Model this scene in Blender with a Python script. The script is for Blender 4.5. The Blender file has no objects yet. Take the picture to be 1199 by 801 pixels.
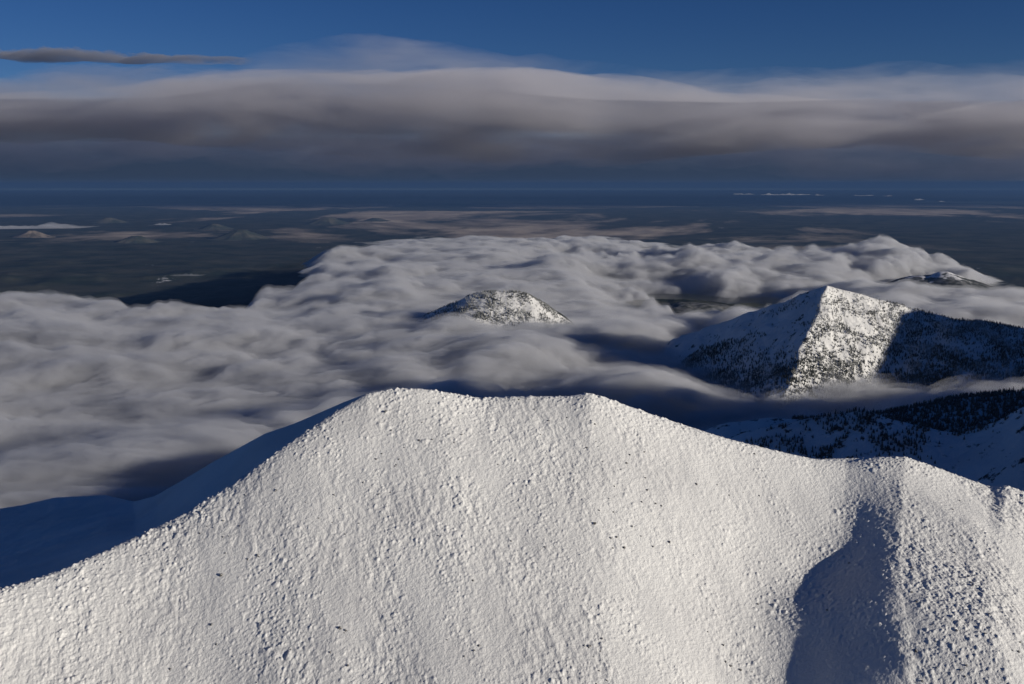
import bpy, math, random
import numpy as np
from mathutils import Vector

random.seed(4)
rng = np.random.default_rng(11)
SC = bpy.context.scene

# ------------------------------------------------------------------ camera
CAM_Z = 1700.0                       # metres above the plain
F = 1166.0                           # focal length in pixels of the 1199 wide photograph
PITCH = math.atan(185.5 / F)
cd = bpy.data.cameras.new("camera"); cam = bpy.data.objects.new("camera", cd)
SC.collection.objects.link(cam); SC.camera = cam
cam.location = (0, 0, CAM_Z)
cam.rotation_euler = (math.pi / 2 - PITCH, 0, 0)
cd.sensor_width = 36; cd.lens = 36 * F / 1199
cd.clip_start = 1; cd.clip_end = 900000

# ------------------------------------------------------------------ light
SUN_BEHIND = math.radians(28)        # how far behind the camera's right hand the sun stands
SUN_EL = math.radians(11)
sd = Vector((math.cos(SUN_BEHIND) * math.cos(SUN_EL), -math.sin(SUN_BEHIND) * math.cos(SUN_EL), math.sin(SUN_EL)))
W = bpy.data.worlds.new("World"); SC.world = W; W.use_nodes = True
nt = W.node_tree; nt.nodes.clear()
sky = nt.nodes.new("ShaderNodeTexSky"); sky.sky_type = 'NISHITA'; sky.sun_disc = False
sky.sun_elevation = SUN_EL
sky.sun_rotation = math.atan2(sd.x, sd.y)
sky.altitude = 3700; sky.air_density = 1.0; sky.dust_density = 0.3; sky.ozone_density = 3.5
bg = nt.nodes.new("ShaderNodeBackground"); bg.inputs[1].default_value = 0.063
wo = nt.nodes.new("ShaderNodeOutputWorld")
hs = nt.nodes.new('ShaderNodeHueSaturation'); hs.inputs['Saturation'].default_value = 1.16; hs.inputs['Value'].default_value = 0.76; hs.inputs['Hue'].default_value = 0.515
nt.links.new(sky.outputs[0], hs.inputs['Color']); nt.links.new(hs.outputs[0], bg.inputs[0]); nt.links.new(bg.outputs[0], wo.inputs[0])
ld = bpy.data.lights.new("sun", 'SUN'); sun = bpy.data.objects.new("sun", ld)
SC.collection.objects.link(sun)
ld.energy = 5.0; ld.angle = math.radians(0.5); ld.color = (1.0, 0.925, 0.80)
sun.rotation_euler = (-sd).to_track_quat('-Z', 'Y').to_euler()
sun.location = (3000, -1500, 3000)
vs = SC.view_settings
vs.view_transform = 'Standard'; vs.look = 'None'; vs.gamma = 1; vs.use_curve_mapping = False
vs.exposure = 0.0
SC.render.engine = 'CYCLES'
cy = SC.cycles
cy.max_bounces = 6; cy.diffuse_bounces = 2; cy.volume_bounces = 2; cy.transparent_max_bounces = 16
cy.use_denoising = True

# ------------------------------------------------------------------ helpers
def at(px, py, Y):
    """pixel of the 1199x801 photograph at forward distance Y -> world point"""
    u = (px - 599.5) / F; v = (400.5 - py) / F
    dy = math.cos(PITCH) + v * math.sin(PITCH); dz = -math.sin(PITCH) + v * math.cos(PITCH)
    return (u * Y / dy, Y, CAM_Z + dz * Y / dy)

def hash2(ix, iy, seed):
    h = (ix.astype(np.int64) * 374761393 + iy.astype(np.int64) * 668265263 + seed * 1442695041) & 0xffffffff
    h = ((h ^ (h >> 13)) * 1274126177) & 0xffffffff
    h = ((h ^ (h >> 16)) * 2246822519) & 0xffffffff
    return (h ^ (h >> 15)) & 0xffffffff

def perlin(x, y, seed=0):
    x = np.asarray(x, dtype=np.float64); y = np.asarray(y, dtype=np.float64)
    ix = np.floor(x); iy = np.floor(y); fx = x - ix; fy = y - iy
    ix = ix.astype(np.int64); iy = iy.astype(np.int64)
    def g(a, b, dx, dy):
        an = hash2(a, b, seed) * (2 * math.pi / 4294967296.0)
        return np.cos(an) * dx + np.sin(an) * dy
    u = fx * fx * fx * (fx * (fx * 6 - 15) + 10); v = fy * fy * fy * (fy * (fy * 6 - 15) + 10)
    a = g(ix, iy, fx, fy); b = g(ix + 1, iy, fx - 1, fy)
    c = g(ix, iy + 1, fx, fy - 1); d = g(ix + 1, iy + 1, fx - 1, fy - 1)
    return ((a + (b - a) * u) * (1 - v) + (c + (d - c) * u) * v) * 1.5

def fbm(x, y, L, octaves=5, seed=0, gain=0.5):
    s = 0; a = 1.0; n = 0
    for k in range(octaves):
        s = s + a * perlin(x / L * 2**k + 17.3 * k, y / L * 2**k - 9.1 * k, seed + k); n += a; a *= gain
    return s / n

def billow(x, y, L, octaves=5, seed=0, gain=0.5):
    s = 0; a = 1.0; n = 0
    for k in range(octaves):
        s = s + a * (1 - 2.2 * np.abs(perlin(x / L * 2**k + 3.3 * k, y / L * 2**k + 5.1 * k, seed + k)))
        n += a; a *= gain
    return s / n      # creases are high: negate for puffs

def sstep(a, b, x):
    t = np.clip((x - a) / (b - a), 0, 1); return t * t * (3 - 2 * t)

def smooth1(v, n):
    k = np.hanning(2 * n + 1); k /= k.sum()
    return np.convolve(np.pad(v, n, mode='edge'), k, mode='valid')

def curve_t(pts, sm=6, tmin=-1.6, tmax=1.6, n=3200):
    """polyline of (px,py,Y) -> callables Y(t), z(t) of t = X/Y"""
    P = [at(*p) for p in pts]
    t = np.array([p[0] / p[1] for p in P]); Y = np.array([p[1] for p in P]); S = np.array([(p[2] - CAM_Z) / p[1] for p in P])
    T = np.linspace(tmin, tmax, n)
    Yi = smooth1(np.interp(T, t, Y), 60); Si = smooth1(np.interp(T, t, S), sm)
    Zs = smooth1(Si * Yi, 170)
    return (lambda q: np.interp(q, T, Yi)), (lambda q: CAM_Z + np.interp(q, T, Si) * np.interp(q, T, Yi)), (lambda q: CAM_Z + np.interp(q, T, Zs))

def grid_mesh(name, X, Yg, Z, mat, keep=None, smooth=True):
    nr, nc = X.shape
    me = bpy.data.meshes.new(name)
    co = np.stack([X, Yg, Z], -1).reshape(-1, 3).astype(np.float32)
    i = np.arange(nr * nc).reshape(nr, nc)
    q = np.stack([i[:-1, :-1], i[:-1, 1:], i[1:, 1:], i[1:, :-1]], -1).reshape(-1, 4)
    if keep is not None: q = q[keep.reshape(-1)]
    raw_mesh(me, co, q, smooth)
    return link(name, me, mat)

def raw_mesh(me, co, q, smooth=True):
    k = q.shape[1]
    me.vertices.add(len(co)); me.vertices.foreach_set("co", co.astype(np.float32).ravel())
    me.loops.add(q.size); me.loops.foreach_set("vertex_index", q.astype(np.int32).ravel())
    me.polygons.add(len(q)); me.polygons.foreach_set("loop_start", np.arange(0, q.size, k, dtype=np.int32))
    me.polygons.foreach_set("use_smooth", np.full(len(q), smooth, dtype=bool))
    me.update(calc_edges=True)

def link(name, me, mat):
    o = bpy.data.objects.new(name, me); SC.collection.objects.link(o)
    if mat: me.materials.append(mat)
    return o

def tag(o, label=None, cat=None, kind=None, group=None):
    if label: o["label"] = label
    if cat: o["category"] = cat
    if kind: o["kind"] = kind
    if group: o["group"] = group
    return o

# ------------------------------------------------------------------ materials
def new_mat(name):
    m = bpy.data.materials.new(name); m.use_nodes = True
    n = m.node_tree; n.nodes.clear()
    out = n.nodes.new("ShaderNodeOutputMaterial")
    return m, n, out

def node(n, typ, **kw):
    x = n.nodes.new(typ)
    for k, v in kw.items():
        if k.startswith("i_"):
            key = k[2:]
            x.inputs[int(key) if key.isdigit() else key.replace("_", " ")].default_value = v
        else: setattr(x, k, v)
    return x

def snow_mat(name, bump_scales, base=(0.80, 0.795, 0.78), rock=None):
    m, n, out = new_mat(name)
    p = node(n, "ShaderNodeBsdfPrincipled"); p.inputs["Roughness"].default_value = 0.65
    p.inputs["Specular IOR Level"].default_value = 0.25
    tc = node(n, "ShaderNodeNewGeometry")
    last = None
    for (scale, dist, det) in bump_scales:
        nz = node(n, "ShaderNodeTexNoise"); nz.inputs["Scale"].default_value = scale; nz.inputs["Detail"].default_value = det
        nz.inputs["Roughness"].default_value = 0.6
        n.links.new(tc.outputs["Position"], nz.inputs["Vector"])
        b = node(n, "ShaderNodeBump"); b.inputs["Distance"].default_value = dist; b.inputs["Strength"].default_value = 1.0
        n.links.new(nz.outputs["Fac"], b.inputs["Height"])
        if last: n.links.new(last.outputs[0], b.inputs["Normal"])
        last = b
    if last: n.links.new(last.outputs[0], p.inputs["Normal"])
    nz = node(n, "ShaderNodeTexNoise"); nz.inputs["Scale"].default_value = 0.01; nz.inputs["Detail"].default_value = 6
    n.links.new(tc.outputs["Position"], nz.inputs["Vector"])
    cr = node(n, "ShaderNodeValToRGB")
    cr.color_ramp.elements[0].position = 0.35; cr.color_ramp.elements[0].color = (base[0]*.86, base[1]*.86, base[2]*.87, 1)
    cr.color_ramp.elements[1].position = 0.62; cr.color_ramp.elements[1].color = (*base, 1)
    n.links.new(nz.outputs["Fac"], cr.inputs[0])
    col = cr.outputs[0]
    if rock:
        (rc, scale, lo, hi) = rock
        n2 = node(n, "ShaderNodeTexNoise"); n2.inputs["Scale"].default_value = scale; n2.inputs["Detail"].default_value = 8
        n2.inputs["Roughness"].default_value = 0.65
        n.links.new(tc.outputs["Position"], n2.inputs["Vector"])
        r2 = node(n, "ShaderNodeValToRGB"); r2.color_ramp.elements[0].position = lo; r2.color_ramp.elements[1].position = hi
        n.links.new(n2.outputs["Fac"], r2.inputs[0])
        mx = node(n, "ShaderNodeMix", data_type='RGBA')
        n.links.new(r2.outputs[0], mx.inputs[0]); n.links.new(col, mx.inputs[6]); mx.inputs[7].default_value = (*rc, 1)
        col = mx.outputs[2]
    n.links.new(col, p.inputs["Base Color"]); n.links.new(p.outputs[0], out.inputs[0])
    return m

def vol_mat(name, density, color, aniso=0.0):
    m, n, out = new_mat(name)
    v = node(n, "ShaderNodeVolumePrincipled")
    v.inputs["Color"].default_value = (*color, 1); v.inputs["Density"].default_value = density
    v.inputs["Anisotropy"].default_value = aniso
    n.links.new(v.outputs[0], out.inputs["Volume"])
    return m

M_SNOW = snow_mat("rime_snow", [(0.28, 0.9, 3), (0.8, 0.35, 3)])
M_SNOW_FAR = snow_mat("far_snow", [(0.03, 6, 6)], rock=((0.05, 0.05, 0.05), 0.02, 0.60, 0.66))
M_SNOW_RIDGE = snow_mat("shaded_snow", [(0.15, 1.5, 5)], rock=((0.04, 0.04, 0.04), 0.035, 0.57, 0.62))

def forest_mat():
    m, n, out = new_mat("snowy_conifer")
    p = node(n, "ShaderNodeBsdfPrincipled"); p.inputs["Roughness"].default_value = 0.85
    g = node(n, "ShaderNodeNewGeometry")
    nz = node(n, "ShaderNodeTexNoise"); nz.inputs["Scale"].default_value = 0.35; nz.inputs["Detail"].default_value = 4
    n.links.new(g.outputs["Position"], nz.inputs["Vector"])
    nl = node(n, "ShaderNodeTexNoise"); nl.inputs["Scale"].default_value = 0.012; nl.inputs["Detail"].default_value = 2
    n.links.new(g.outputs["Position"], nl.inputs["Vector"])
    add = node(n, "ShaderNodeMath", operation='ADD'); n.links.new(nz.outputs["Fac"], add.inputs[0]); n.links.new(nl.outputs["Fac"], add.inputs[1])
    cr = node(n, "ShaderNodeValToRGB")
    cr.color_ramp.elements[0].position = 0.47; cr.color_ramp.elements[0].color = (0.03, 0.035, 0.028, 1)
    cr.color_ramp.elements[1].position = 0.64; cr.color_ramp.elements[1].color = (0.68, 0.68, 0.66, 1)
    half = node(n, "ShaderNodeMath", operation='MULTIPLY'); half.inputs[1].default_value = 0.5
    n.links.new(add.outputs[0], half.inputs[0])
    sp = node(n, "ShaderNodeSeparateXYZ"); n.links.new(g.outputs["Position"], sp.inputs[0])
    mr = node(n, "ShaderNodeMapRange"); mr.inputs["From Min"].default_value = 860; mr.inputs["From Max"].default_value = 1200
    mr.inputs["To Min"].default_value = -0.045; mr.inputs["To Max"].default_value = 0.03; n.links.new(sp.outputs[2], mr.inputs["Value"])
    ad2 = node(n, "ShaderNodeMath", operation='ADD'); n.links.new(half.outputs[0], ad2.inputs[0]); n.links.new(mr.outputs[0], ad2.inputs[1])
    n.links.new(ad2.outputs[0], cr.inputs[0])
    n.links.new(cr.outputs[0], p.inputs["Base Color"]); n.links.new(p.outputs[0], out.inputs[0])
    return m
M_TREE_SNOWY = forest_mat()

def dark_forest_mat():
    m, n, out = new_mat("dark_conifer")
    p = node(n, "ShaderNodeBsdfPrincipled"); p.inputs["Roughness"].default_value = 0.9
    g = node(n, "ShaderNodeNewGeometry")
    nz = node(n, "ShaderNodeTexNoise"); nz.inputs["Scale"].default_value = 0.5; nz.inputs["Detail"].default_value = 4
    n.links.new(g.outputs["Position"], nz.inputs["Vector"])
    cr = node(n, "ShaderNodeValToRGB")
    cr.color_ramp.elements[0].position = 0.45; cr.color_ramp.elements[0].color = (0.018, 0.024, 0.018, 1)
    cr.color_ramp.elements[1].position = 0.75; cr.color_ramp.elements[1].color = (0.25, 0.25, 0.25, 1)
    n.links.new(nz.outputs["Fac"], cr.inputs[0])
    n.links.new(cr.outputs[0], p.inputs["Base Color"]); n.links.new(p.outputs[0], out.inputs[0])
    return m
M_TREE_DARK = dark_forest_mat()

# ------------------------------------------------------------------ plain
def plain_mat():
    m, n, out = new_mat("plain_ground")
    p = node(n, "ShaderNodeBsdfPrincipled"); p.inputs["Roughness"].default_value = 0.95
    p.inputs["Specular IOR Level"].default_value = 0.1
    g = node(n, "ShaderNodeNewGeometry")
    def noise(scale, stretch, det, rough=0.6, dist=0.0):
        mp = node(n, "ShaderNodeMapping"); mp.inputs["Scale"].default_value = stretch
        n.links.new(g.outputs["Position"], mp.inputs["Vector"])
        z = node(n, "ShaderNodeTexNoise"); z.inputs["Scale"].default_value = scale; z.inputs["Detail"].default_value = det
        z.inputs["Roughness"].default_value = rough; z.inputs["Distortion"].default_value = dist
        n.links.new(mp.outputs[0], z.inputs["Vector"]); return z.outputs["Fac"]
    def ramp(f, a, b):
        r = node(n, "ShaderNodeValToRGB"); r.color_ramp.elements[0].position = a; r.color_ramp.elements[1].position = b
        n.links.new(f, r.inputs[0]); return r.outputs[0]
    def mix(f, a, b):
        x = node(n, "ShaderNodeMix", data_type='RGBA')
        n.links.new(f, x.inputs[0])
        for s, c in ((6, a), (7, b)):
            if isinstance(c, tuple): x.inputs[s].default_value = (*c, 1)
            else: n.links.new(c, x.inputs[s])
        return x.outputs[2]
    forest = mix(ramp(noise(0.0009, (1, 1, 1), 8), 0.4, 0.62), (0.025, 0.035, 0.028), (0.07, 0.07, 0.055))
    sunlit_grass = mix(ramp(noise(0.0005, (1, 0.5, 1), 8), 0.4, 0.6), (0.38, 0.31, 0.25), (0.62, 0.51, 0.40))
    patch = ramp(noise(0.00006, (1, 0.6, 1), 9, 0.62, 0.6), 0.49, 0.55)
    # the open grassland, with sunlit strips put into its pale colour, lies in a belt 30-60 km out, woods nearer and farther
    sep = node(n, "ShaderNodeSeparateXYZ"); n.links.new(g.outputs["Position"], sep.inputs[0])
    mr = node(n, "ShaderNodeMapRange"); mr.inputs["From Min"].default_value = 22000; mr.inputs["From Max"].default_value = 32000
    n.links.new(sep.outputs[1], mr.inputs["Value"])
    mr2 = node(n, "ShaderNodeMapRange"); mr2.inputs["From Min"].default_value = 90000; mr2.inputs["From Max"].default_value = 60000
    n.links.new(sep.outputs[1], mr2.inputs["Value"])
    mm = node(n, "ShaderNodeMath", operation='MULTIPLY'); n.links.new(mr.outputs[0], mm.inputs[0]); n.links.new(mr2.outputs[0], mm.inputs[1])
    m3 = node(n, "ShaderNodeMath", operation='MULTIPLY'); n.links.new(mm.outputs[0], m3.inputs[0]); n.links.new(patch, m3.inputs[1])
    c = mix(m3.outputs[0], forest, sunlit_grass)
    snowf = ramp(noise(0.0007, (1, 0.7, 1), 10, 0.7), 0.66, 0.70)
    c = mix(snowf, c, (0.6, 0.6, 0.62))
    n.links.new(c, p.inputs["Base Color"]); n.links.new(p.outputs[0], out.inputs[0])
    return m
M_PLAIN = plain_mat()

def build_plain():
    # ground sheet, wider than the view, its grid fine near and coarse far
    T = np.linspace(-1.5, 1.5, 900)
    Yr = np.concatenate([np.array([-40000., -15000., -5000.]), np.geomspace(600, 260000, 700)])
    Yg, Tg = np.meshgrid(Yr, T, indexing='ij')
    X = Tg * np.maximum(np.abs(Yg), 12000)
    Z = 60 * fbm(X, Yg, 5200, 5, 40) + 25 * fbm(X, Yg, 900, 3, 50)
    far = sstep(60000, 120000, Yg)
    Z = Z * (1 - far)
    # low swells of wooded hills under the clouds
    Z = Z + sstep(28000, 9000, Yg) * 330 * np.maximum(0, fbm(X, Yg, 2600, 6, 61, 0.55) + 0.1)
    return tag(grid_mesh("ground", X, Yg, Z, M_PLAIN), "dark wooded plain with pale grassland in painted sunlit strips stretching to the horizon", "plain", "structure")
build_plain()

def cinder_cone(px, py, Y, wpx, hpx, label, mat, flat=0.18, snow=False, seed=0):
    x0, y0, _ = at(px, py, Y)
    R = wpx / F * Y / 2; H = hpx / F * Y
    n = 90
    a = np.linspace(-1.25, 1.25, n); gx, gy = np.meshgrid(a, a)
    r = np.hypot(gx, gy)
    ang = np.arctan2(gy, gx)
    rr = r * (1 + 0.16 * fbm(np.cos(ang) * 2 + seed, np.sin(ang) * 2, 1, 3, seed))
    h = np.clip((1 - rr) / (1 - flat), 0, 1); h = h ** 1.25
    h = h + 0.10 * h * fbm(gx + seed, gy, 0.35, 4, seed + 7)
    h = h - 0.10 * sstep(0.12, 0, rr)
    Z = h * H - 25 * sstep(1.0, 1.2, r)
    zb = at(px, py, Y)[2] - 0
    return tag(grid_mesh("hill", x0 + gx * R, y0 + gy * R, Z - 10, mat), label, "hill", "structure")

def hill_mat(name, c1, c2, scale):
    m, n, out = new_mat(name)
    p = node(n, "ShaderNodeBsdfPrincipled"); p.inputs["Roughness"].default_value = 0.95
    g = node(n, "ShaderNodeNewGeometry")
    nz = node(n, "ShaderNodeTexNoise"); nz.inputs["Scale"].default_value = scale; nz.inputs["Detail"].default_value = 8
    n.links.new(g.outputs["Position"], nz.inputs["Vector"])
    cr = node(n, "ShaderNodeValToRGB")
    cr.color_ramp.elements[0].position = 0.42; cr.color_ramp.elements[0].color = (*c1, 1)
    cr.color_ramp.elements[1].position = 0.62; cr.color_ramp.elements[1].color = (*c2, 1)
    n.links.new(nz.outputs["Fac"], cr.inputs[0]); n.links.new(cr.outputs[0], p.inputs["Base Color"])
    n.links.new(p.outputs[0], out.inputs[0]); return m
M_HILL = hill_mat("wooded_hill", (0.03, 0.04, 0.032), (0.09, 0.085, 0.065), 0.002)
M_HILL_TAN = hill_mat("grassy_hill", (0.10, 0.085, 0.07), (0.26, 0.21, 0.17), 0.003)
def ydist(py):  # forward distance at which a pixel row meets the plain
    v = (400.5 - py) / F
    return CAM_Z * (math.cos(PITCH) + v * math.sin(PITCH)) / (math.sin(PITCH) - v * math.cos(PITCH))
for k, (px, py, w, h, lab, mt) in enumerate([
    (384, 262, 56, 8, "lone dark cone hill on the far grassland", M_HILL),
    (128, 261, 50, 6, "low dark hill right of the small left cloud", M_HILL),
    (252, 268, 46, 6, "small dark hill on the plain between two larger hills", M_HILL),
    (282, 279, 70, 10, "broad wooded cone hill in the middle of the left plain", M_HILL),
    (38, 277, 46, 7, "tan grassy hill under the small left cloud", M_HILL_TAN),
    (160, 284, 60, 8, "dark wooded rise left of the broad cone hill", M_HILL),
    (440, 259, 40, 4, "faint low hill right of the lone cone hill", M_HILL),
]):
    cinder_cone(px, py, ydist(py), w, h, lab, mt, seed=k * 3 + 1)

# ------------------------------------------------------------------ foreground mountain
CY, CZ, CZS = curve_t([(-700, 900, 560), (-300, 800, 660), (0, 690, 800), (60, 672, 820), (130, 642, 850), (200, 610, 885), (270, 568, 915),
                  (330, 524, 945), (390, 484, 975), (430, 461, 995), (465, 455, 1000), (490, 455, 1000), (520, 459, 1000), (560, 466, 1003),
                  (620, 464, 1005), (665, 464, 1003), (690, 460, 1000), (710, 466, 1000), (740, 477, 997), (800, 499, 992), (860, 516, 988),
                  (900, 526, 985), (950, 537, 982), (990, 541, 980), (1030, 535, 976), (1060, 535, 972), (1090, 545, 968), (1130, 560, 962),
                  (1160, 570, 955), (1178, 568.5, 945), (1199, 576, 940), (1300, 618, 915), (1500, 715, 850), (1900, 860, 700)], sm=5)
SY, SZ, _s1 = curve_t([(-700, 760, 1350), (-300, 660, 1400), (0, 596, 1400), (25, 592, 1400), (64, 583, 1390), (123, 580, 1370), (157, 588, 1300), (182, 581, 1240),
                  (215, 562, 1200), (250, 541, 1160), (310, 508, 1090), (345, 496, 1065), (375, 483, 1040), (405, 470, 1020), (430, 461, 1003), (465, 456.5, 1006), (490, 456.5, 1006), (520, 460, 1006),
                  (560, 467, 1009), (620, 465, 1011), (665, 465, 1009), (690, 461, 1006), (740, 478, 1003), (860, 517, 994), (950, 538, 988), (1030, 536, 982),
                  (1090, 546, 974), (1160, 571, 961), (1178, 569.5, 951), (1199, 577, 946), (1300, 619, 920), (1500, 716, 856), (1900, 861, 706)], sm=5)
_A = rng.random((60000, 2))
def knobs(X, Y):
    """worley-like bumps: snow-plastered boulders and dwarf trees"""
    out = np.zeros_like(X)
    for (cell, amp, seed, prob) in ((2.9, 0.65, 15, 0.6), (4.6, 0.95, 5, 0.5), (8.0, 1.1, 9, 0.18)):
        gx = np.floor(X / cell).astype(np.int64); gy = np.floor(Y / cell).astype(np.int64)
        best = np.zeros_like(X)
        for dx in (-1, 0, 1):
            for dy in (-1, 0, 1):
                cx = gx + dx; cyy = gy + dy
                h1 = hash2(cx, cyy, seed) / 4294967296.0; h2 = hash2(cx, cyy, seed + 1) / 4294967296.0; h3 = hash2(cx, cyy, seed + 2) / 4294967296.0
                px = (cx + h1) * cell; py = (cyy + h2) * cell
                rad = cell * (0.22 + 0.22 * h3)
                d2 = ((X - px) ** 2 + (Y - py) ** 2) / rad ** 2
                on = (hash2(cx, cyy, seed + 3) / 4294967296.0) < prob
                best = np.maximum(best, np.where(on, np.clip(1 - d2, 0, 1) * (0.4 + 0.6 * h3), 0))
        out += best * amp
    return out

def z_fore(X, Y, detail=True):
    t = X / Y
    yc = CY(t); zc = CZ(t); ys = np.maximum(SY(t), yc + 3); zs = SZ(t)
    s = 0.62 + 0.05 * fbm(X, Y, 300, 2, 70)
    d = yc - Y
    zr = CZS(t)
    near = zr + (zc - zr) * np.exp(-np.maximum(d, 0) / 42) - s * (np.sqrt(d * d + 36) - 6) * np.where(d > 0, 1, 0)
    # spur on the right of the face: the snow turns away from the sun towards its crest
    xs = 392 - 0.33 * d + 9 * fbm(X, Y, 130, 2, 73)
    q = X - xs
    qq = np.maximum(-q, 0) / (0.5 + 0.5 * sstep(90, 190, d))  # metres to the left of the spur's crest, narrower near the top
    face = 43 - 0.42 * (np.sqrt(qq * qq + 140) - 11.8)
    foot = 43 - 0.42 * (math.sqrt(60 * 60 + 140) - 11.8)
    face = np.where(qq < 60, face, foot * np.clip(1 - (qq - 60) / 98, 0, 1) ** 2)
    spur = np.where(q < 0, face, np.where(q < 60, 43 + 0.22 * q, 56.2 * np.exp(-((q - 60) / 210) ** 2)))
    near = near + spur * (1 + 0.26 * sstep(150, 250, d)) * sstep(0, 100, d) * (0.5 + 0.5 * sstep(90, 190, d))
    # broad flutes running down the fall line
    U = X * 0.92 + Y * 0.38
    V = -X * 0.38 + Y * 0.92
    fl = 2.2 * fbm(U / 1.0, V / 1.5, 110, 3, 81) + 0.8 * fbm(U, V / 2.5, 26, 3, 82)
    near = near + fl * sstep(0, 60, d)
    mid = zc + (zs - zc) * np.clip((Y - yc) / (ys - yc), 0, 1)
    u = np.clip((Y - yc) / (ys - yc), 0, 1)
    wide = np.clip((ys - yc - 20) / 200, 0, 1)
    mid = mid - wide * 16 * np.sin(np.pi * u) ** 1.0 + wide * 5 * fbm(X, Y, 70, 4, 90) * np.sin(np.pi * u)
    dd = Y - ys
    far = zs - 0.72 * (np.sqrt(dd * dd + 25) - 5)
    Z = np.where(Y < yc, near, np.where(Y < ys, mid, far))
    if detail:
        m = np.clip(0.5 + 2.4 * fbm(U, V / 2.5, 70, 4, 101), 0.12, 1)
        m = m * (1 + 0.3 * sstep(-5, 10, X - xs) * sstep(140, 60, X - xs))
        m = m * (1 - 0.8 * sstep(-150, -100, X - xs) * sstep(0, -25, X - xs))
        m = m * (1 - 0.45 * sstep(20, 160, X) * sstep(330, 230, X) * sstep(60, 160, d))
        rough = 0.85 * (fbm(U * 1.0, V * 0.6, 7, 4, 111, 0.65)) + 0.12 * (1 - 2 * np.abs(perlin(U / 3.1, V / 5.2, 113)))
        kn = knobs(X, Y)
        m2 = np.clip(0.5 + 2.2 * fbm(U / 1.0 + 500, V / 2.2, 55, 4, 105), 0.02, 1)
        fade = np.where(Y < yc, 1.0, np.where(Y < ys, np.clip(1 - (Y - yc) / 25, 0.3, 1), 0.3))
        Z = Z + (rough * 1.6 * m + kn * 0.95 * np.clip(m2 + 0.7 * np.exp(-(d / 22) ** 2), 0, 1.5)) * fade
        Z = Z + 0.10 * perlin(U / 2.2, V / 1.4, 121) * (1 - m) * fade
    return Z

def build_fore():
    T = np.linspace(-0.74, 0.80, 1750)
    Yr = np.concatenate([np.linspace(330, 560, 120)[:-1], np.arange(560, 1020, 0.62), np.arange(1020, 1420, 2.5), np.geomspace(1422, 3200, 90)])
    Yg, Tg = np.meshgrid(Yr, T, indexing='ij')
    X = Tg * Yg
    Z = z_fore(X, Yg)
    Z = np.maximum(Z, -60)
    return tag(grid_mesh("mountain", X, Yg, Z, M_SNOW), "large rime crusted snowy mountain filling the lower foreground", "mountain", "structure")
build_fore()

# dark rocks poking out of the crusted snow, each its own object
def build_rocks():
    m, n, out = new_mat("dark_rock")
    p = node(n, "ShaderNodeBsdfPrincipled"); p.inputs["Roughness"].default_value = 0.9
    g = node(n, "ShaderNodeNewGeometry"); z = node(n, "ShaderNodeTexNoise"); z.inputs["Scale"].default_value = 1.3; z.inputs["Detail"].default_value = 5
    n.links.new(g.outputs["Position"], z.inputs["Vector"])
    cr = node(n, "ShaderNodeValToRGB"); cr.color_ramp.elements[0].position = 0.5; cr.color_ramp.elements[0].color = (0.05, 0.045, 0.04, 1)
    cr.color_ramp.elements[1].position = 0.66; cr.color_ramp.elements[1].color = (0.7, 0.7, 0.72, 1)
    n.links.new(z.outputs["Fac"], cr.inputs[0]); n.links.new(cr.outputs[0], p.inputs["Base Color"]); n.links.new(p.outputs[0], out.inputs[0])
    import bmesh
    ms = []
    for k in range(5):
        bm = bmesh.new(); bmesh.ops.create_icosphere(bm, subdivisions=2, radius=1)
        rr = np.random.default_rng(k)
        off = rr.random(3) * 20
        for v in bm.verts:
            q = 1 + 0.45 * float(fbm(np.array([v.co.x + off[0]]), np.array([v.co.y + v.co.z * 1.7 + off[1]]), 0.9, 3, 700 + k)[0])
            v.co = v.co * q; v.co.z *= 0.8
        me = bpy.data.meshes.new("rock"); bm.to_mesh(me); bm.free(); me.materials.append(m); ms.append(me)
    x = rng.uniform(-420, 440, 9000); y = rng.uniform(600, 1000, 9000)
    d = CY(x / y) - y
    w = np.clip(fbm(x, y, 70, 3, 711) * 2.2 + 0.1 + (x > 60) * 0.15, 0, 1) * (d > 3)
    xs = 392 - 0.33 * d
    w = w * np.where((x > xs - 120) & (x < xs), 0.1, 1)
    idx = np.nonzero(rng.random(9000) < w)[0][:290]
    x, y = x[idx], y[idx]; z = z_fore(x, y)
    first = None
    for i in range(len(x)):
        o = bpy.data.objects.new("rock", ms[0]) if first is None else first.copy()
        first = first or o
        o.data = ms[i % 5]
        s = random.uniform(0.45, 1.2) * (1.5 if random.random() < .12 else 1)
        o.location = (x[i], y[i], z[i] - 0.1 * s); o.scale = (s, s * random.uniform(.8, 1.3), s); o.rotation_euler = (random.random(), random.random(), random.random() * 6)
        tag(o, "small dark rock poking out of the crusted foreground snow", "rock", group="dark rocks in the crusted foreground snow")
        SC.collection.objects.link(o)
build_rocks()

# ------------------------------------------------------------------ ridge built mountains
def seg_ridge(X, Y, pts, slope, round_=12.0):
    """upper envelope of cones along a ridge polyline of world points"""
    best = np.full(X.shape, -1e9)
    for a, b in zip(pts[:-1], pts[1:]):
        ax, ay, az = a; bx, by, bz = b
        L2 = (bx - ax) ** 2 + (by - ay) ** 2
        u = np.clip(((X - ax) * (bx - ax) + (Y - ay) * (by - ay)) / L2, 0, 1)
        d = np.hypot(X - ax - u * (bx - ax), Y - ay - u * (by - ay))
        best = np.maximum(best, az + u * (bz - az) - slope * (np.sqrt(d * d + round_ ** 2) - round_))
    return best

def smax(a, b, k):
    h = np.clip(0.5 + 0.5 * (a - b) / k, 0, 1)
    return b + (a - b) * h + k * h * (1 - h)

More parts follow.
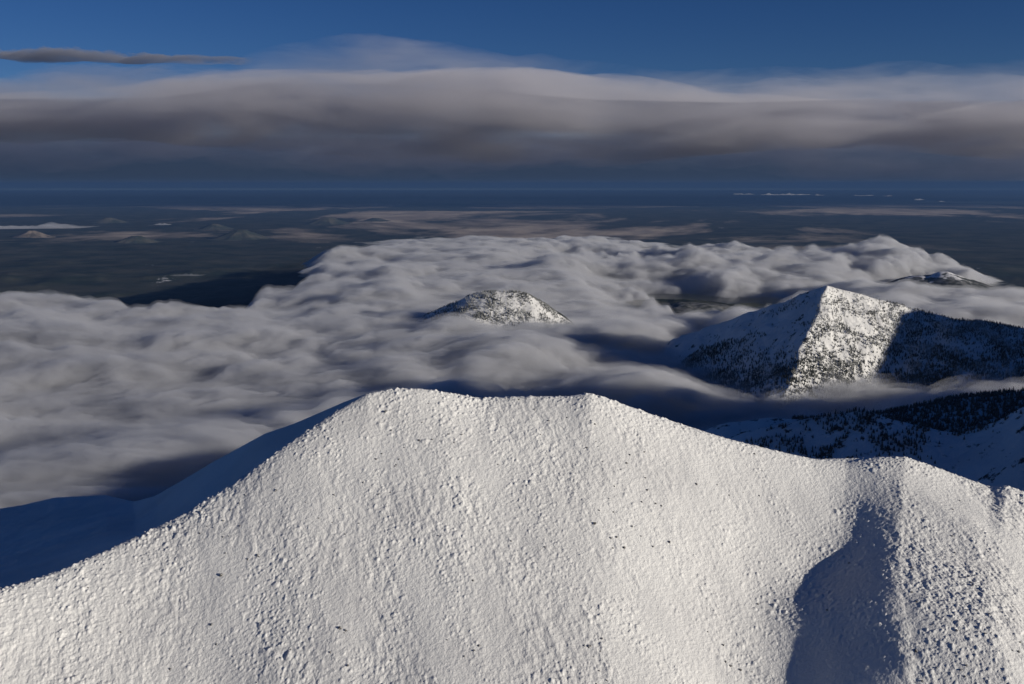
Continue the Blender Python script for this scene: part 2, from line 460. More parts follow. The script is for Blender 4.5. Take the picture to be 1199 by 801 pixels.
# right peak
PK = at(968, 333, 4600)
P3 = dict(
    left=[PK, at(945, 341, 4620), at(920, 350, 4640), at(895, 359, 4680), at(870, 367, 4720), at(830, 382, 4800), at(780, 400, 4900)],
    right=[PK, at(985, 341, 4600), at(1005, 351, 4600), at(1040, 366, 4590), at(1075, 376, 4560), at(1090, 377, 4550), at(1115, 374, 4520), at(1150, 375, 4500), at(1185, 381, 4480), at(1230, 392, 4450), at(1330, 400, 4400), at(1500, 392, 4300)],
    rib=[PK, at(957, 372, 4430), at(946, 405, 4290), at(925, 440, 4180), at(905, 475, 4080)],
    rib2=[at(1150, 375, 4500), at(1130, 400, 4300), at(1090, 430, 4150), at(1050, 460, 4050)],
)
def plane3(A, B, C):
    A, B, C = Vector(A), Vector(B), Vector(C); n = (B - A).cross(C - A)
    return lambda X, Y: A.z - (n.x * (X - A.x) + n.y * (Y - A.y)) / n.z
LEFT_END = at(820, 386, 5150); RIB_END = at(928, 440, 4170)
PL = plane3(PK, LEFT_END, RIB_END)
PF = plane3(PK, RIB_END, at(1075, 377, 4560))
PB = plane3(PK, LEFT_END, (PK[0] + 60, PK[1] + 300, PK[2] - 230))
def z_peak(X, Y):
    wx = X + 10 * fbm(X, Y, 160, 3, 201); wy = Y + 10 * fbm(X, Y, 160, 3, 202)
    front = PF(wx, wy) + 18 * fbm(X, Y, 70, 3, 206)
    body = np.minimum(np.minimum(PL(wx, wy) + 26 * fbm(X, Y, 120, 5, 207) + 14 * fbm(X * .8 + Y * .5, (Y - X * .4) / 3, 120, 4, 203), front), PB(wx, wy))
    z = smax(body, seg_ridge(wx, wy, P3['right'][4:], 0.60, 8), 25)
    d = np.hypot(X - PK[0], Y - PK[1])
    return z + sstep(30, 260, d) * (16 * fbm(X, Y, 240, 5, 211)) - 2
def build_peak():
    a = np.arange(200, 3300, 6.5); b = np.arange(3700, 5600, 6.5)
    X, Y = np.meshgrid(a, b)
    Z = z_peak(X, Y)
    return tag(grid_mesh("mountain", X, Y, np.maximum(Z, -50), M_SNOW_FAR), "pointed snowy peak with a shaded left face rising from cloud", "mountain", "structure")
build_peak()

# dome
D4 = [at(524, 368, 6050), at(538, 356, 6030), at(556, 344, 6010), at(572, 341, 6000), at(600, 341, 6000), at(614, 343, 6000), at(628, 351, 6000), at(640, 364, 6000)]
D4b = [at(560, 343, 6000), at(556, 356, 5930), at(549, 372, 5860)]
def z_dome(X, Y):
    z = seg_ridge(X, Y, D4, 0.75, 26)
    z = smax(z, seg_ridge(X, Y, D4b, 0.45, 12), 6)
    return z + 5 * fbm(X, Y, 90, 4, 231)
def build_dome():
    a = np.arange(-1400, 1400, 7); b = np.arange(5000, 7200, 7)
    X, Y = np.meshgrid(a, b)
    return tag(grid_mesh("mountain", X, Y, np.maximum(z_dome(X, Y), -50), M_SNOW_FAR), "rounded snow dusted summit poking out of the cloud sea", "mountain", "structure")
build_dome()

# near right ridge, in shade
R2Y, R2Z, _s2 = curve_t([(300, 640, 1900), (700, 560, 1850), (830, 522, 1800), (868, 508, 1780), (900, 500, 1770), (930, 493, 1760), (960, 488, 1750), (985, 484, 1740), (1008, 480, 1730), (1022, 482, 1725), (1045, 492, 1720),
                    (1075, 498, 1700), (1105, 506, 1690), (1125, 507, 1680), (1150, 500, 1660), (1175, 490, 1640), (1199, 476, 1620), (1260, 455, 1600), (1400, 440, 1550), (1700, 420, 1450)], sm=5)
def z_ridge(X, Y):
    t = X / Y; yc = R2Y(t); zc = R2Z(t); d = yc - Y
    z = zc - np.where(d > 0, 0.60, 0.55) * (np.sqrt(d * d + 49) - 7)
    z = z + sstep(0, 60, np.abs(d)) * 14 * fbm(X, Y, 130, 4, 241)
    return z + 2.4 * fbm(X, Y, 24, 4, 251)
def build_ridge():
    T = np.linspace(-0.25, 1.0, 700)
    Yr = np.concatenate([np.arange(1180, 1800, 3), np.arange(1800, 2700, 12)])
    Yg, Tg = np.meshgrid(Yr, T, indexing='ij'); X = Tg * Yg
    return tag(grid_mesh("mountain", X, Yg, np.maximum(z_ridge(X, Yg), -60), M_SNOW_RIDGE), "shaded blue snow ridge with dark trees behind the foreground slope", "mountain", "structure")
build_ridge()

# dark wooded spur behind it
R5Y, R5Z, _s3 = curve_t([(500, 620, 2500), (800, 515, 2450), (850, 496, 2430), (900, 490, 2400), (950, 493, 2380), (1010, 490, 2350), (1060, 482, 2320), (1110, 471, 2300), (1160, 463, 2280), (1199, 458, 2250), (1400, 440, 2150), (1700, 425, 2000)], sm=8)
def z_spur(X, Y):
    t = X / Y; yc = R5Y(t); zc = R5Z(t); d = yc - Y
    return zc - 0.5 * (np.sqrt(d * d + 400) - 20) + 9 * fbm(X, Y, 150, 4, 261)
def build_spur():
    T = np.linspace(-0.1, 1.0, 300)
    Yg, Tg = np.meshgrid(np.arange(1750, 3100, 9), T, indexing='ij'); X = Tg * Yg
    return tag(grid_mesh("mountain", X, Yg, np.maximum(z_spur(X, Yg), -60), M_SNOW_RIDGE), "dark wooded spur between the shaded ridge and the mist", "mountain", "structure")
build_spur()

# distant snow topped hill under the right hand cloud, and the dark slopes showing through gaps
H6 = [at(1065, 330, 9300), at(1085, 321, 9200), at(1105, 318, 9150), at(1130, 325, 9100), at(1160, 334, 9000), at(1199, 345, 8900), at(1300, 360, 8800)]
H7 = [at(700, 380, 7800), at(760, 362, 7900), at(810, 354, 8000), at(860, 358, 8000), at(920, 372, 7900)]
def z_far(X, Y):
    z = seg_ridge(X, Y, H6, 0.36, 60)
    z = np.maximum(z, seg_ridge(X, Y, H7, 0.25, 120))
    return z + 45 * fbm(X, Y, 420, 6, 271, 0.55)
def build_far():
    a = np.arange(-400, 6500, 22); b = np.arange(6300, 11500, 22)
    X, Y = np.meshgrid(a, b)
    m = hill_mat("dark_slope", (0.025, 0.03, 0.027), (0.16, 0.16, 0.16), 0.02)
    n = m.node_tree; pb = [q for q in n.nodes if q.type == 'BSDF_PRINCIPLED'][0]; src_ = pb.inputs["Base Color"].links[0].from_socket
    g = node(n, "ShaderNodeNewGeometry"); sp = node(n, "ShaderNodeSeparateXYZ"); n.links.new(g.outputs["Position"], sp.inputs[0])
    nz = node(n, "ShaderNodeTexNoise"); nz.inputs["Scale"].default_value = 0.012; nz.inputs["Detail"].default_value = 7; n.links.new(g.outputs["Position"], nz.inputs["Vector"])
    ma = node(n, "ShaderNodeMath", operation='MULTIPLY_ADD'); n.links.new(nz.outputs["Fac"], ma.inputs[0]); ma.inputs[1].default_value = 260; n.links.new(sp.outputs[2], ma.inputs[2])
    mr = node(n, "ShaderNodeMapRange"); mr.inputs["From Min"].default_value = 975; mr.inputs["From Max"].default_value = 1000; n.links.new(ma.outputs[0], mr.inputs["Value"])
    mx = node(n, "ShaderNodeMix", data_type='RGBA'); n.links.new(mr.outputs[0], mx.inputs[0]); n.links.new(src_, mx.inputs[6]); mx.inputs[7].default_value = (0.75, 0.75, 0.77, 1)
    n.links.new(mx.outputs[2], pb.inputs["Base Color"])
    return tag(grid_mesh("mountain", X, Y, np.maximum(z_far(X, Y), -50), m), "dark wooded massif with a snowy top under the far clouds", "mountain", "structure")
build_far()

# the high ridge beyond the right edge of the picture that throws the evening shade
C8 = [(1150, 1000, CAM_Z - 240), (1350, 1250, CAM_Z - 225), (1550, 1450, CAM_Z - 215), (2150, 1500, CAM_Z - 180), (2900, 1620, CAM_Z - 90), (3250, 1700, CAM_Z + 40), (3620, 1930, CAM_Z + 90), (3780, 2100, CAM_Z - 20),
      (3950, 2400, CAM_Z - 450), (4100, 2780, CAM_Z - 600), (4230, 3050, CAM_Z - 560), (4330, 3260, CAM_Z - 50), (5000, 3700, CAM_Z + 0)]
def build_caster():
    a = np.arange(700, 8200, 25); b = np.arange(-800, 5000, 25)
    X, Y = np.meshgrid(a, b)
    z = seg_ridge(X, Y, C8, 0.62, 30) + 55 * fbm(X, Y, 380, 6, 281, 0.55)
    keep = np.ones((len(b) - 1, len(a) - 1), bool)
    return tag(grid_mesh("mountain", X, Y, np.maximum(z, -50), M_SNOW_FAR, keep), "high snowy ridge to the right that shades the valley", "mountain", "structure")
build_caster()

# ------------------------------------------------------------------ trees
def conifer_arrays(h, seed, sides=6):
    r = np.random.default_rng(seed)
    co = []; fa = []
    def ring(z, rad, n, jit):
        s = len(co)
        a0 = r.random() * 6
        for k in range(n):
            a = a0 + 2 * math.pi * k / n; q = rad * (1 + jit * (r.random() - .5))
            co.append((math.cos(a) * q, math.sin(a) * q, z + jit * 0.3 * (r.random() - .5) * rad))
        return s
    # trunk
    a = ring(-0.1 * h, 0.03 * h, 4, 0); b = ring(0.2 * h, 0.025 * h, 4, 0)
    for k in range(4): fa.append((a + k, a + (k + 1) % 4, b + (k + 1) % 4, b + k))
    for (z0, z1, rad) in ((0.08, 0.5, 0.21), (0.3, 0.75, 0.16), (0.55, 1.0, 0.105)):
        s = ring(z0 * h, rad * h, sides, 0.5); m = ring((z0 + (z1 - z0) * 0.15) * h, rad * 0.62 * h, sides, 0.3)
        tip = len(co); co.append(((r.random() - .5) * .02 * h, (r.random() - .5) * .02 * h, z1 * h))
        for k in range(sides):
            k2 = (k + 1) % sides
            fa.append((s + k, s + k2, m + k2, m + k)); fa.append((m + k, m + k2, tip, tip))
    return np.array(co), fa

PROTO = [conifer_arrays(1.0, 30 + i) for i in range(5)]
def tri_faces(fa):
    out = []
    for f in fa:
        if f[2] == f[3]: out.append(f[:3])
        else: out += [(f[0], f[1], f[2]), (f[0], f[2], f[3])]
    return np.array(out)
PROTO_T = [(c, tri_faces(f)) for c, f in PROTO]

def forest_mesh(name, P, H, mat, label, wide=1.0):
    cos, fs = [], []; off = 0
    for i in range(len(P)):
        c, f = PROTO_T[i % 5]
        a = rng.random() * 6.28; s = H[i]
        x = (c[:, 0] * math.cos(a) - c[:, 1] * math.sin(a)) * s * wide + P[i, 0]
        y = (c[:, 0] * math.sin(a) + c[:, 1] * math.cos(a)) * s * wide + P[i, 1]
        cos.append(np.stack([x, y, c[:, 2] * s + P[i, 2]], -1)); fs.append(f + off); off += len(c)
    me = bpy.data.meshes.new(name)
    raw_mesh(me, np.concatenate(cos), np.concatenate(fs), False)
    return tag(link(name, me, mat), label, "forest", "stuff")

def project(P):
    dy = P[:, 1]; dz = P[:, 2] - CAM_Z
    fwd = dy * math.cos(PITCH) - dz * math.sin(PITCH); up = dy * math.sin(PITCH) + dz * math.cos(PITCH)
    return 599.5 + F * P[:, 0] / fwd, 400.5 - F * up / fwd

def scatter(n, x0, x1, y0, y1, zf, dens, cond):
    x = rng.uniform(x0, x1, n); y = rng.uniform(y0, y1, n)
    z = zf(x, y); P = np.stack([x, y, z], -1)
    px, py = project(P)
    ok = cond(px, py, x, y) & (rng.random(n) < dens(px, py, x, y))
    return P[ok]

def inpoly(px, py, poly):
    ins = np.zeros(len(px), bool); j = len(poly) - 1
    for i in range(len(poly)):
        xi, yi = poly[i]; xj, yj = poly[j]
        c = ((yi > py) != (yj > py)) & (px < (xj - xi) * (py - yi) / (yj - yi + 1e-9) + xi)
        ins ^= c; j = i
    return ins

# peak forest
def dens_peak(px, py, x, y):
    d = np.full(px.shape, 0.85)
    h = PK[2] - z_peak(x, y)
    d = d * np.clip((h - 8) / 70, 0.25, 1) * np.clip(0.75 + 2.2 * fbm(x, y, 110, 4, 315), 0.25, 1)
    # open snow bowl below the summit on its lit side
    bowl = np.hypot((px - 1008) / 20, (py - 382 - (px - 1008) * 0.35) / 8.5) < 1 + 0.3 * perlin(px / 6, py / 6, 3)
    d[bowl] = 0.03
    left = px < 966 - (py - 333) * 0.32
    strip = fbm(x * 0.8 + y * 0.5, (y - x * 0.4) / 3, 130, 3, 305)
    dl = np.clip(0.08 + 3.2 * (strip - 0.06), 0.01, 0.9) + 0.25 * sstep(400, 425, py) * (px < 945)
    dl = dl * sstep(10, 90, h)
    d[left] = np.clip(dl[left], 0.01, 0.85)
    return d
Pp = scatter(95000, 350, 3000, 3950, 5000, z_peak, dens_peak, lambda px, py, x, y: (px > 760) & (px < 1330) & (py < 500))
Hp = rng.uniform(5, 12, len(Pp)) * (0.7 + 0.8 * np.clip((1250 - Pp[:, 2]) / 350, 0, 1))
tag(forest_mesh("forest", Pp, Hp, M_TREE_SNOWY, "snow laden conifers covering the slopes of the pointed peak", 1.2), cat="forest")
# dome forest
Pd = scatter(24000, -650, 450, 5350, 6150, z_dome, lambda px, py, x, y: np.clip(0.5 + 2 * fbm(x, y, 90, 3, 333), 0.1, 0.9), lambda px, py, x, y: (px > 495) & (px < 680))
forest_mesh("forest", Pd, rng.uniform(7, 14, len(Pd)), M_TREE_SNOWY, "snowy conifers dotting the rounded summit in the cloud sea", 1.2)
# wooded spur
Ps = scatter(16000, 700, 1700, 1950, 2450, z_spur, lambda px, py, x, y: np.full(px.shape, 0.8), lambda px, py, x, y: (px > 800) & (px < 1320))
forest_mesh("forest", Ps, rng.uniform(8, 15, len(Ps)), M_TREE_DARK, "black conifer forest on the spur behind the shaded ridge", 1.3)
# trees on the shaded ridge: every one its own object
def dens_ridge(px, py, x, y):
    n_ = fbm(x, y, 60, 3, 310)
    d = np.clip((n_ + 0.12) * 3.5, 0, 0.9)
    crest = np.abs(py - np.interp(px, [868, 900, 960, 1008, 1045, 1105, 1150, 1199], [508, 500, 488, 480, 492, 506, 500, 476])) 
    d = d * np.where(px < 1110, 1, np.where(crest < 6, 0.8, 0.10)) + np.where((crest < 4) & (px < 1130), 0.3, 0)
    d[(px > 1080) & (py > 520)] *= 0.1
    return d
below = lambda px: np.interp(px, [860, 900, 950, 990, 1030, 1060, 1090, 1130, 1160, 1199], [516, 526, 537, 541, 535, 535, 545, 560, 571, 575])
Pr = scatter(9000, 380, 1000, 1450, 1760, z_ridge, dens_ridge, lambda px, py, x, y: (px > 862) & (px < 1196) & (py < below(px) + 1) & (y < R2Y(x / y) + 2))
rng.shuffle(Pr)
order = np.argsort(-Pr[:, 2] * 0)
Pi = Pr[:300]; Prest = Pr[300:]
protos = []
for k in range(5):
    c, f = PROTO_T[k]; me = bpy.data.meshes.new("pine_tree"); raw_mesh(me, c, f, False); me.materials.append(M_TREE_DARK); protos.append(me)
first = bpy.data.objects.new("pine_tree", protos[0])
for i, p in enumerate(Pi):
    o = first if i == 0 else first.copy()
    o.data = protos[i % 5]
    s = random.uniform(5, 11)
    o.location = p - np.array([0, 0, 0.3]); o.scale = (s * 1.25, s * 1.25, s); o.rotation_euler = (0, 0, random.random() * 6)
    tag(o, "small dark conifer on the shaded blue snow ridge", "tree", group="dark conifers scattered on the shaded ridge")
    SC.collection.objects.link(o)
if len(Prest): forest_mesh("forest", Prest, rng.uniform(4, 9, len(Prest)), M_TREE_DARK, "thicket of dark conifers among those on the shaded ridge", 1.25)
print("TREES", len(Pp), len(Pd), len(Ps), len(Pr))

# ------------------------------------------------------------------ cloud sea
DECK = CAM_Z - 800
# how far the cloud sea reaches, as a line of (pixel column, distance)
EDGE = [(-900, 8200), (-300, 8000), (0, 8300), (110, 7900), (200, 7500), (290, 7600), (320, 8600), (350, 11000), (390, 13800), (440, 16500), (490, 18500), (600, 17500), (700, 18500), (800, 16000), (900, 14500), (960, 13500), (1010, 13000), (1060, 12500), (1130, 11500), (1180, 9800), (1220, 9000), (1400, 8500), (1900, 8000)]
et = np.array([(p - 599.5) / F for p, _ in EDGE]); ey = np.array([q for _, q in EDGE])
def cloud_thick(X, Y):
    """thickness and top of the cloud sea at a place"""
    t = X / Y
    wx = X + 260 * fbm(X, Y, 1500, 3, 401); wy = Y + 260 * fbm(X, Y, 1500, 3, 402)
    # streaked, wind drawn swells: long axis from lower left to upper right on the left, puffier on the right
    U = wx * 0.80 + wy * 0.60; V = -wx * 0.60 + wy * 0.80
    big = fbm(U / 1.6, V, 1500, 3, 411)
    puff = -billow(U / 1.5, V, 560, 6, 421, 0.50)
    puff2 = 0.5 * -billow(wx, wy, 850, 6, 431, 0.47) + 0.6 * fbm(wx, wy, 1300, 5, 435)
    right = sstep(-0.05, 0.12, t) * sstep(6500, 9000, Y) + 0.5 * sstep(-0.25, -0.1, t) * sstep(8000, 11000, Y)
    h = 130 * big + 100 * puff * (1 - right) + right * 230 * puff2
    h = h + 110 * np.exp(-((X + 1150) / 700) ** 2 - ((Y - 2600) / 480) ** 2)     # cloud banked up against the left flank
    # tall heads on the right hand bank
    h = h + 210 * np.exp(-((t - 0.385) / 0.085) ** 2) * sstep(8500, 10500, Y) * sstep(12600, 11500, Y)
    h = h + 25 * np.exp(-((X - 1500) / 1500) ** 2 - ((Y - 3500) / 500) ** 2)
    h = h - 15 * np.exp(-((X - 1500) / 800) ** 2 - ((Y - 4150) / 450) ** 2)
    h = h + 30 * np.exp(-((X - 0) / 600) ** 2 - ((Y - 5750) / 300) ** 2)
    edge = np.interp(t + 0.07 * fbm(X, Y, 2600, 4, 445), et, ey) * (1 + 0.11 * fbm(X, Y, 1500, 6, 441, 0.6))
    e = sstep(0, 0.10 + 0.12 * sstep(-0.24, -0.15, t), (edge - Y) / edge)
    # gaps
    for (px, py, Yh, rx, ry, am) in ((825, 352, 7900, 560, 800, 520), (1135, 335, 9000, 700, 700, 520), (1200, 342, 8700, 700, 500, 380), (700, 300, 12500, 500, 900, 330), (310, 338, 8500, 330, 500, 300)):
        x0 = at(px, py, Yh)[0]
        h = h - am * np.exp(-(((X - x0) / rx) ** 2 + ((Y - Yh) / ry) ** 2) * 1.0) * np.clip(0.9 + 1.6 * fbm(X, Y, 420, 4, 467), 0, 1.25)
    nearfade = sstep(1150, 1500, Y)
    th = (330 + h) * e
    return th, h, e

def cloud_shell(name, dz, base_off, mat, label, kind="stuff", step=1.0):
    T = np.linspace(-1.15, 1.15, int(1150 / step))
    Yr = np.geomspace(1250, 19500, int(900 / step))
    Yg, Tg = np.meshgrid(Yr, T, indexing='ij'); X = Tg * Yg
    th, h, e = cloud_thick(X, Yg)
    top = DECK + h + dz
    bot = DECK - 170 + base_off
    top = bot + (top - bot) * e
    T_ = np.maximum(top - bot, 0) 
    nz = T_ > 0
    nr, nc = X.shape
    bz = np.full_like(X, bot) - T_ * 0.15
    tz = bot + T_
    i = np.arange(nr * nc).reshape(nr, nc)
    any_ = nz[:-1, :-1] | nz[:-1, 1:] | nz[1:, 1:] | nz[1:, :-1]
    q = np.stack([i[:-1, :-1], i[:-1, 1:], i[1:, 1:], i[1:, :-1]], -1)[any_]
    off = nr * nc
    # vertices of the rim (thickness zero, or on the border) are shared by both skins so that the shell is closed
    rim = (~nz); rim_idx = rim.reshape(-1)
    low = i.reshape(-1) + off; low[rim_idx] = i.reshape(-1)[rim_idx]
    ql = low[q][:, ::-1]
    co = np.concatenate([np.stack([X, Yg, tz], -1).reshape(-1, 3), np.stack([X, Yg, bz], -1).reshape(-1, 3)])
    sides = []
    def wall(v):
        for a, b in zip(v[:-1], v[1:]):
            if low[a] != a or low[b] != b: sides.append((a, b, low[b], low[a]))
    allq = np.concatenate([q, ql])
    for v in (i[0, ::-1], i[-1, :], i[:, 0], i[::-1, -1]): wall(list(v))
    if sides: allq = np.concatenate([allq, np.array(sides)])
    used = np.unique(allq); remap = np.full(len(co), -1); remap[used] = np.arange(len(used))
    me = bpy.data.meshes.new(name)
    raw_mesh(me, co[used], remap[allq], True)
    return tag(link(name, me, mat), label, "cloud", kind)

def hetero_cloud(name, density, color, scale, lo, hi, floor):
    m, n, out = new_mat(name)
    v = node(n, "ShaderNodeVolumePrincipled"); v.inputs["Color"].default_value = (*color, 1); v.inputs["Anisotropy"].default_value = 0.2
    g = node(n, "ShaderNodeNewGeometry")
    mp = node(n, "ShaderNodeMapping"); mp.inputs["Rotation"].default_value = (0, 0, math.radians(-37)); mp.inputs["Scale"].default_value = (0.6, 1.0, 1.5)
    n.links.new(g.outputs["Position"], mp.inputs["Vector"])
    z = node(n, "ShaderNodeTexNoise"); z.inputs["Scale"].default_value = scale; z.inputs["Detail"].default_value = 5; z.inputs["Roughness"].default_value = 0.62
    z.inputs["Distortion"].default_value = 0.4
    n.links.new(mp.outputs[0], z.inputs["Vector"])
    mr = node(n, "ShaderNodeMapRange"); mr.inputs["From Min"].default_value = lo; mr.inputs["From Max"].default_value = hi
    mr.inputs["To Min"].default_value = density * floor; mr.inputs["To Max"].default_value = density
    n.links.new(z.outputs["Fac"], mr.inputs["Value"]); n.links.new(mr.outputs[0], v.inputs["Density"])
    n.links.new(v.outputs[0], out.inputs["Volume"])
    m.cycles.volume_step_rate = 0.01
    return m
M_CLOUD_IN = hetero_cloud("cloud_core", 0.034, (0.87, 0.88, 0.92), 0.006, 0.41, 0.70, 0.0)
M_CLOUD_OUT = vol_mat("cloud_veil", 0.0022, (0.90, 0.905, 0.93), 0.2)
cloud_shell("cloud_sea", 12, 0, M_CLOUD_IN, "grey white sea of cloud lapping round the snowy peaks")
cloud_shell("cloud_veil", 35, -40, M_CLOUD_OUT, "thin soft mist lying over the cloud sea", step=1.6)

# ------------------------------------------------------------------ sky clouds
def cloud_body(name, label, x0, x1, y0, y1, zf_top, zf_bot, mat, nx=500, ny=160, cat="cloud", kind=None):
    a = np.linspace(x0, x1, nx); b = np.linspace(y0, y1, ny)
    X, Y = np.meshgrid(a, b)
    zt = zf_top(X, Y); zb = zf_bot(X, Y)
    T_ = np.maximum(zt - zb, 0)
    T_[0] = T_[-1] = 0; T_[:, 0] = T_[:, -1] = 0
    zt = zb + T_
    nz = T_ > 0
    nr, nc = X.shape; i = np.arange(nr * nc).reshape(nr, nc)
    any_ = nz[:-1, :-1] | nz[:-1, 1:] | nz[1:, 1:] | nz[1:, :-1]
    q = np.stack([i[:-1, :-1], i[:-1, 1:], i[1:, 1:], i[1:, :-1]], -1)[any_]
    low = i.reshape(-1) + nr * nc; r = (~nz).reshape(-1); low[r] = i.reshape(-1)[r]
    allq = np.concatenate([q, low[q][:, ::-1]])
    co = np.concatenate([np.stack([X, Y, zt], -1).reshape(-1, 3), np.stack([X, Y, zb], -1).reshape(-1, 3)])
    used = np.unique(allq); remap = np.full(len(co), -1); remap[used] = np.arange(len(used))
    me = bpy.data.meshes.new(name); raw_mesh(me, co[used], remap[allq], True)
    return tag(link(name, me, mat), label, cat, kind)

def fibrous(name, density, color, scale, lo, hi, floor, step, stretch=(0.35, 0.35, 1.6)):
    m = hetero_cloud(name, density, color, scale, lo, hi, floor)
    for q in m.node_tree.nodes:
        if q.type == 'MAPPING': q.inputs['Rotation'].default_value = (0, 0, 0); q.inputs['Scale'].default_value = stretch
        if q.type == 'TEX_NOISE': q.inputs['Detail'].default_value = 5; q.inputs['Distortion'].default_value = 0.6
    m.cycles.volume_step_rate = step
    return m

def bank():
    K = 1000.0
    def wall(name, label, y0, depth, px, yt, yb, seed, dens, rough, colr=(0.85, 0.845, 0.91), nx=900, ny=150):
        """a lens of cloud: upper and lower outline given as photograph rows, thinning to nothing at its edges"""
        tt = (np.array(px) - 599.5) / F
        el = lambda arr, t: (215 - np.interp(t, tt, arr)) / F
        xm = 0.85 * (y0 + depth) * K
        def parts(X, Y):
            t = X / Y
            near = y0 * K + rough * 4 * K * fbm(X, Y * 0.2, 20 * K, 4, seed)
            u = np.clip((Y - near) / (depth * K), 0, 1)
            env = np.sin(np.pi * u) ** 0.75
            hi = el(yt, t) * Y; lo = el(yb, t) * Y
            n1 = fbm(X / 2.2, Y, 9 * K, 6, seed + 3, 0.55); n2 = fbm(X / 3.0, Y, 11 * K, 6, seed + 5, 0.55)
            H = np.maximum(hi - lo, 0)
            mid = lo + H * 0.55
            return mid, env, (hi - mid) * (1 + rough * 0.55 * n1), (mid - lo) * (1 + rough * 0.9 * n2)
        def top(X, Y):
            m_, e, a_, b_ = parts(X, Y); return CAM_Z + m_ + e * a_
        def bot(X, Y):
            m_, e, a_, b_ = parts(X, Y); return CAM_Z + np.maximum(m_ - e * b_, 260)
        return cloud_body(name, label, -xm, xm, (y0 - 4 * rough) * K, (y0 + depth + 4 * rough) * K, top, bot, fibrous(name, dens, colr, 0.00028, 0.36, 0.64, 0.0, 0.08), nx, ny)
    wall("cloud_bank", "long grey cream bank of high cloud across the sky", 62, 16, [-600, 0, 150, 300, 450, 620, 760, 860, 1000, 1199, 1800],
         [118, 112, 108, 88, 76, 84, 104, 116, 118, 116, 120], [158, 160, 160, 168, 178, 182, 180, 176, 168, 176, 176], 501, 0.00038, 1.2)
    wall("cloud_bank", "wide dim grey bank behind and below the bright one", 82, 26, [-600, 0, 300, 450, 700, 860, 1000, 1199, 1800],
         [98, 94, 90, 96, 100, 100, 96, 98, 96], [200, 197, 194, 200, 207, 204, 200, 198, 198], 551, 0.00013, 1.4, (0.66, 0.70, 0.84))
    wall("cloud_veil", "thin torn veil of high cloud along the upper edge of the bank", 54, 10, [-600, 0, 200, 320, 450, 700, 860, 1199, 1800],
         [104, 98, 92, 66, 64, 88, 94, 84, 96], [150, 146, 150, 146, 150, 160, 160, 150, 150], 581, 0.00011, 2.0)
    # far volume tinted as deep distant haze, added to close the horizon
    def ft(X, Y): return CAM_Z + (15.5 + 1.5 * fbm(X, Y, 40 * K, 4, 595)) * K * sstep(272 * K, 330 * K, Y)
    def fb(X, Y): return np.full_like(X, CAM_Z - 1300.0)
    cloud_body("far_haze", "dark blue grey layer of far haze closing the horizon", -330 * K, 330 * K, 266 * K, 420 * K, ft, fb, vol_mat("far_layer", 0.00003, (0.14, 0.22, 0.38), 0.1), 300, 100)
bank()

def streak():
    # slim dark cloud at the upper left
    a = at(-60, 60, 30000); b = at(330, 72, 30000)
    zc = (a[2] + b[2]) / 2
    def prof(X, Y):
        u = (X - a[0]) / (b[0] - a[0])
        w = np.clip(np.minimum(u * 5, (1 - u) * 1.5), 0, 1) ** 0.6
        return w * np.clip(1 - ((Y - 30000) / 1500) ** 2, 0, 1) , u
    def top(X, Y):
        w, u = prof(X, Y)
        return zc + 120 - 250 * u + w * (180 + 420 * fbm(X, Y, 1500, 6, 531, 0.6) - 130 * billow(X, Y, 500, 4, 535)) - 90 * (1 - w)
    def bot(X, Y):
        w, u = prof(X, Y)
        return zc + 120 - 250 * u - w * (150 + 160 * fbm(X, Y, 1500, 4, 541))
    cloud_body("cloud", "slim dark grey cloud streak in the blue at upper left", a[0], b[0], 28300, 31700, top, bot, vol_mat("streak_cloud", 0.0014, (0.36, 0.38, 0.47)), 420, 60)
streak()

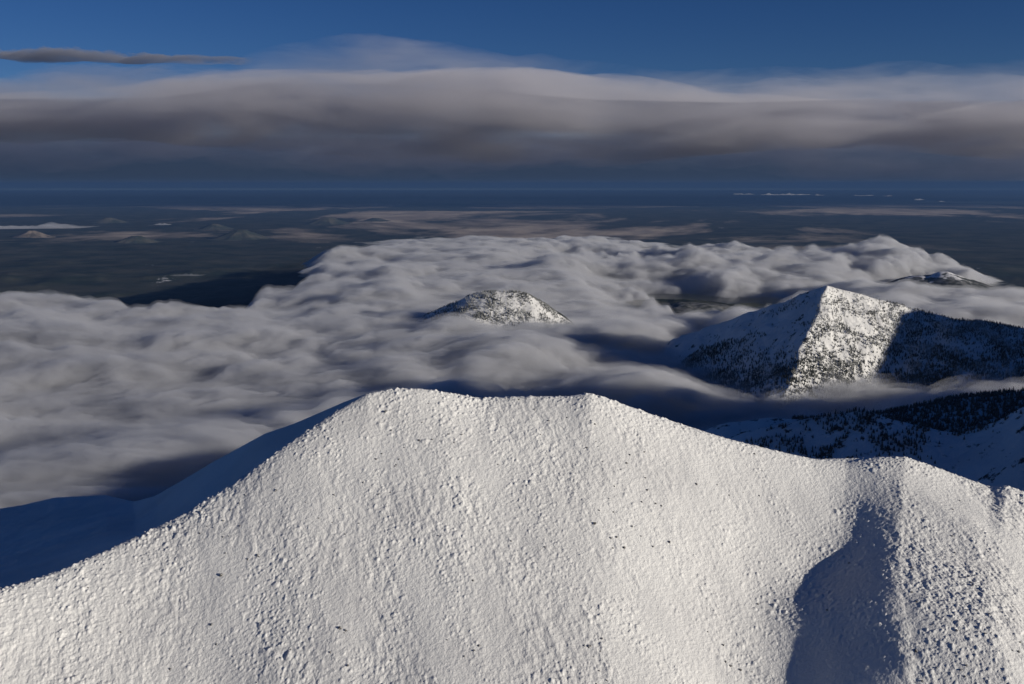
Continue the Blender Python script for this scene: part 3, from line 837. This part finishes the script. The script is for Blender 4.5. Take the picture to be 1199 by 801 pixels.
def small_cloud(name, label, pxa, pxb, py, Y0, hgt, seed, dens=0.006, group=None):
    a = at(pxa, py, Y0); b = at(pxb, py, Y0); L = b[0] - a[0]; D = max(L * 0.12, hgt * 1.2)
    def prof(X, Y):
        u = (X - a[0]) / L
        return (np.clip(np.minimum(u * 4, (1 - u) * 1.8), 0, 1) ** 0.6) * np.clip(1 - ((Y - Y0) / D) ** 2, 0, 1) ** 0.5
    puffs = lambda X, Y: np.clip(0.35 + 1.3 * fbm(X, Y / 2.5, hgt * 3.5, 5, seed, 0.6) - 0.5 * billow(X, Y / 2, hgt * 1.8, 4, seed + 9), 0.02, 1.6)
    top = lambda X, Y: a[2] + prof(X, Y) * hgt * puffs(X, Y)
    bot = lambda X, Y: a[2] - prof(X, Y) * hgt * (0.12 + 0.3 * np.clip(fbm(X, Y / 2, hgt * 2.5, 4, seed + 5), 0, 1))
    o = cloud_body(name, label, a[0], b[0], Y0 - D * 1.1, Y0 + D * 1.1, top, bot, vol_mat(name, dens, (0.84, 0.85, 0.9), 0.2), 300, 70)
    if group: o["group"] = group
    return o
small_cloud("cloud", "small puffy white cloud low over the left plain", -160, 108, 266, 24000, 420, 601, 0.0028)
small_cloud("cloud", "tiny pale cloud scrap above the grassland left of centre", 180, 200, 263, 27000, 120, 611)
small_cloud("cloud", "thin tattered cloud scrap above the dark forest at left", 200, 240, 322, 9500, 60, 631, 0.004)

for k, (pa, pb, py_) in enumerate([(858, 884, 227.5), (890, 950, 228), (954, 966, 228.5), (1000, 1024, 229), (1034, 1046, 229.5), (1070, 1082, 234), (1100, 1106, 236)]):
    small_cloud("cloud", "one of the tiny white clouds strung out near the right horizon", pa, pb, py_, 60000, 130, 650 + 7 * k, 0.003, "tiny far clouds strung along the right horizon")

# ------------------------------------------------------------------ haze
def haze():
    x0, x1, y0, y1, z0, z1 = -420000, 420000, -42000, 262000, -140, CAM_Z + 140
    co = np.array([(x, y, z) for z in (z0, z1) for y in (y0, y1) for x in (x0, x1)], float)
    q = np.array([(0, 2, 3, 1), (4, 5, 7, 6), (0, 1, 5, 4), (2, 6, 7, 3), (0, 4, 6, 2), (1, 3, 7, 5)])
    me = bpy.data.meshes.new("haze"); raw_mesh(me, co, q, False)
    tag(link("haze", me, vol_mat("haze_air", 0.000011, (0.08, 0.165, 0.36), 0.0)), "blue evening air haze", "haze", "stuff")
haze()
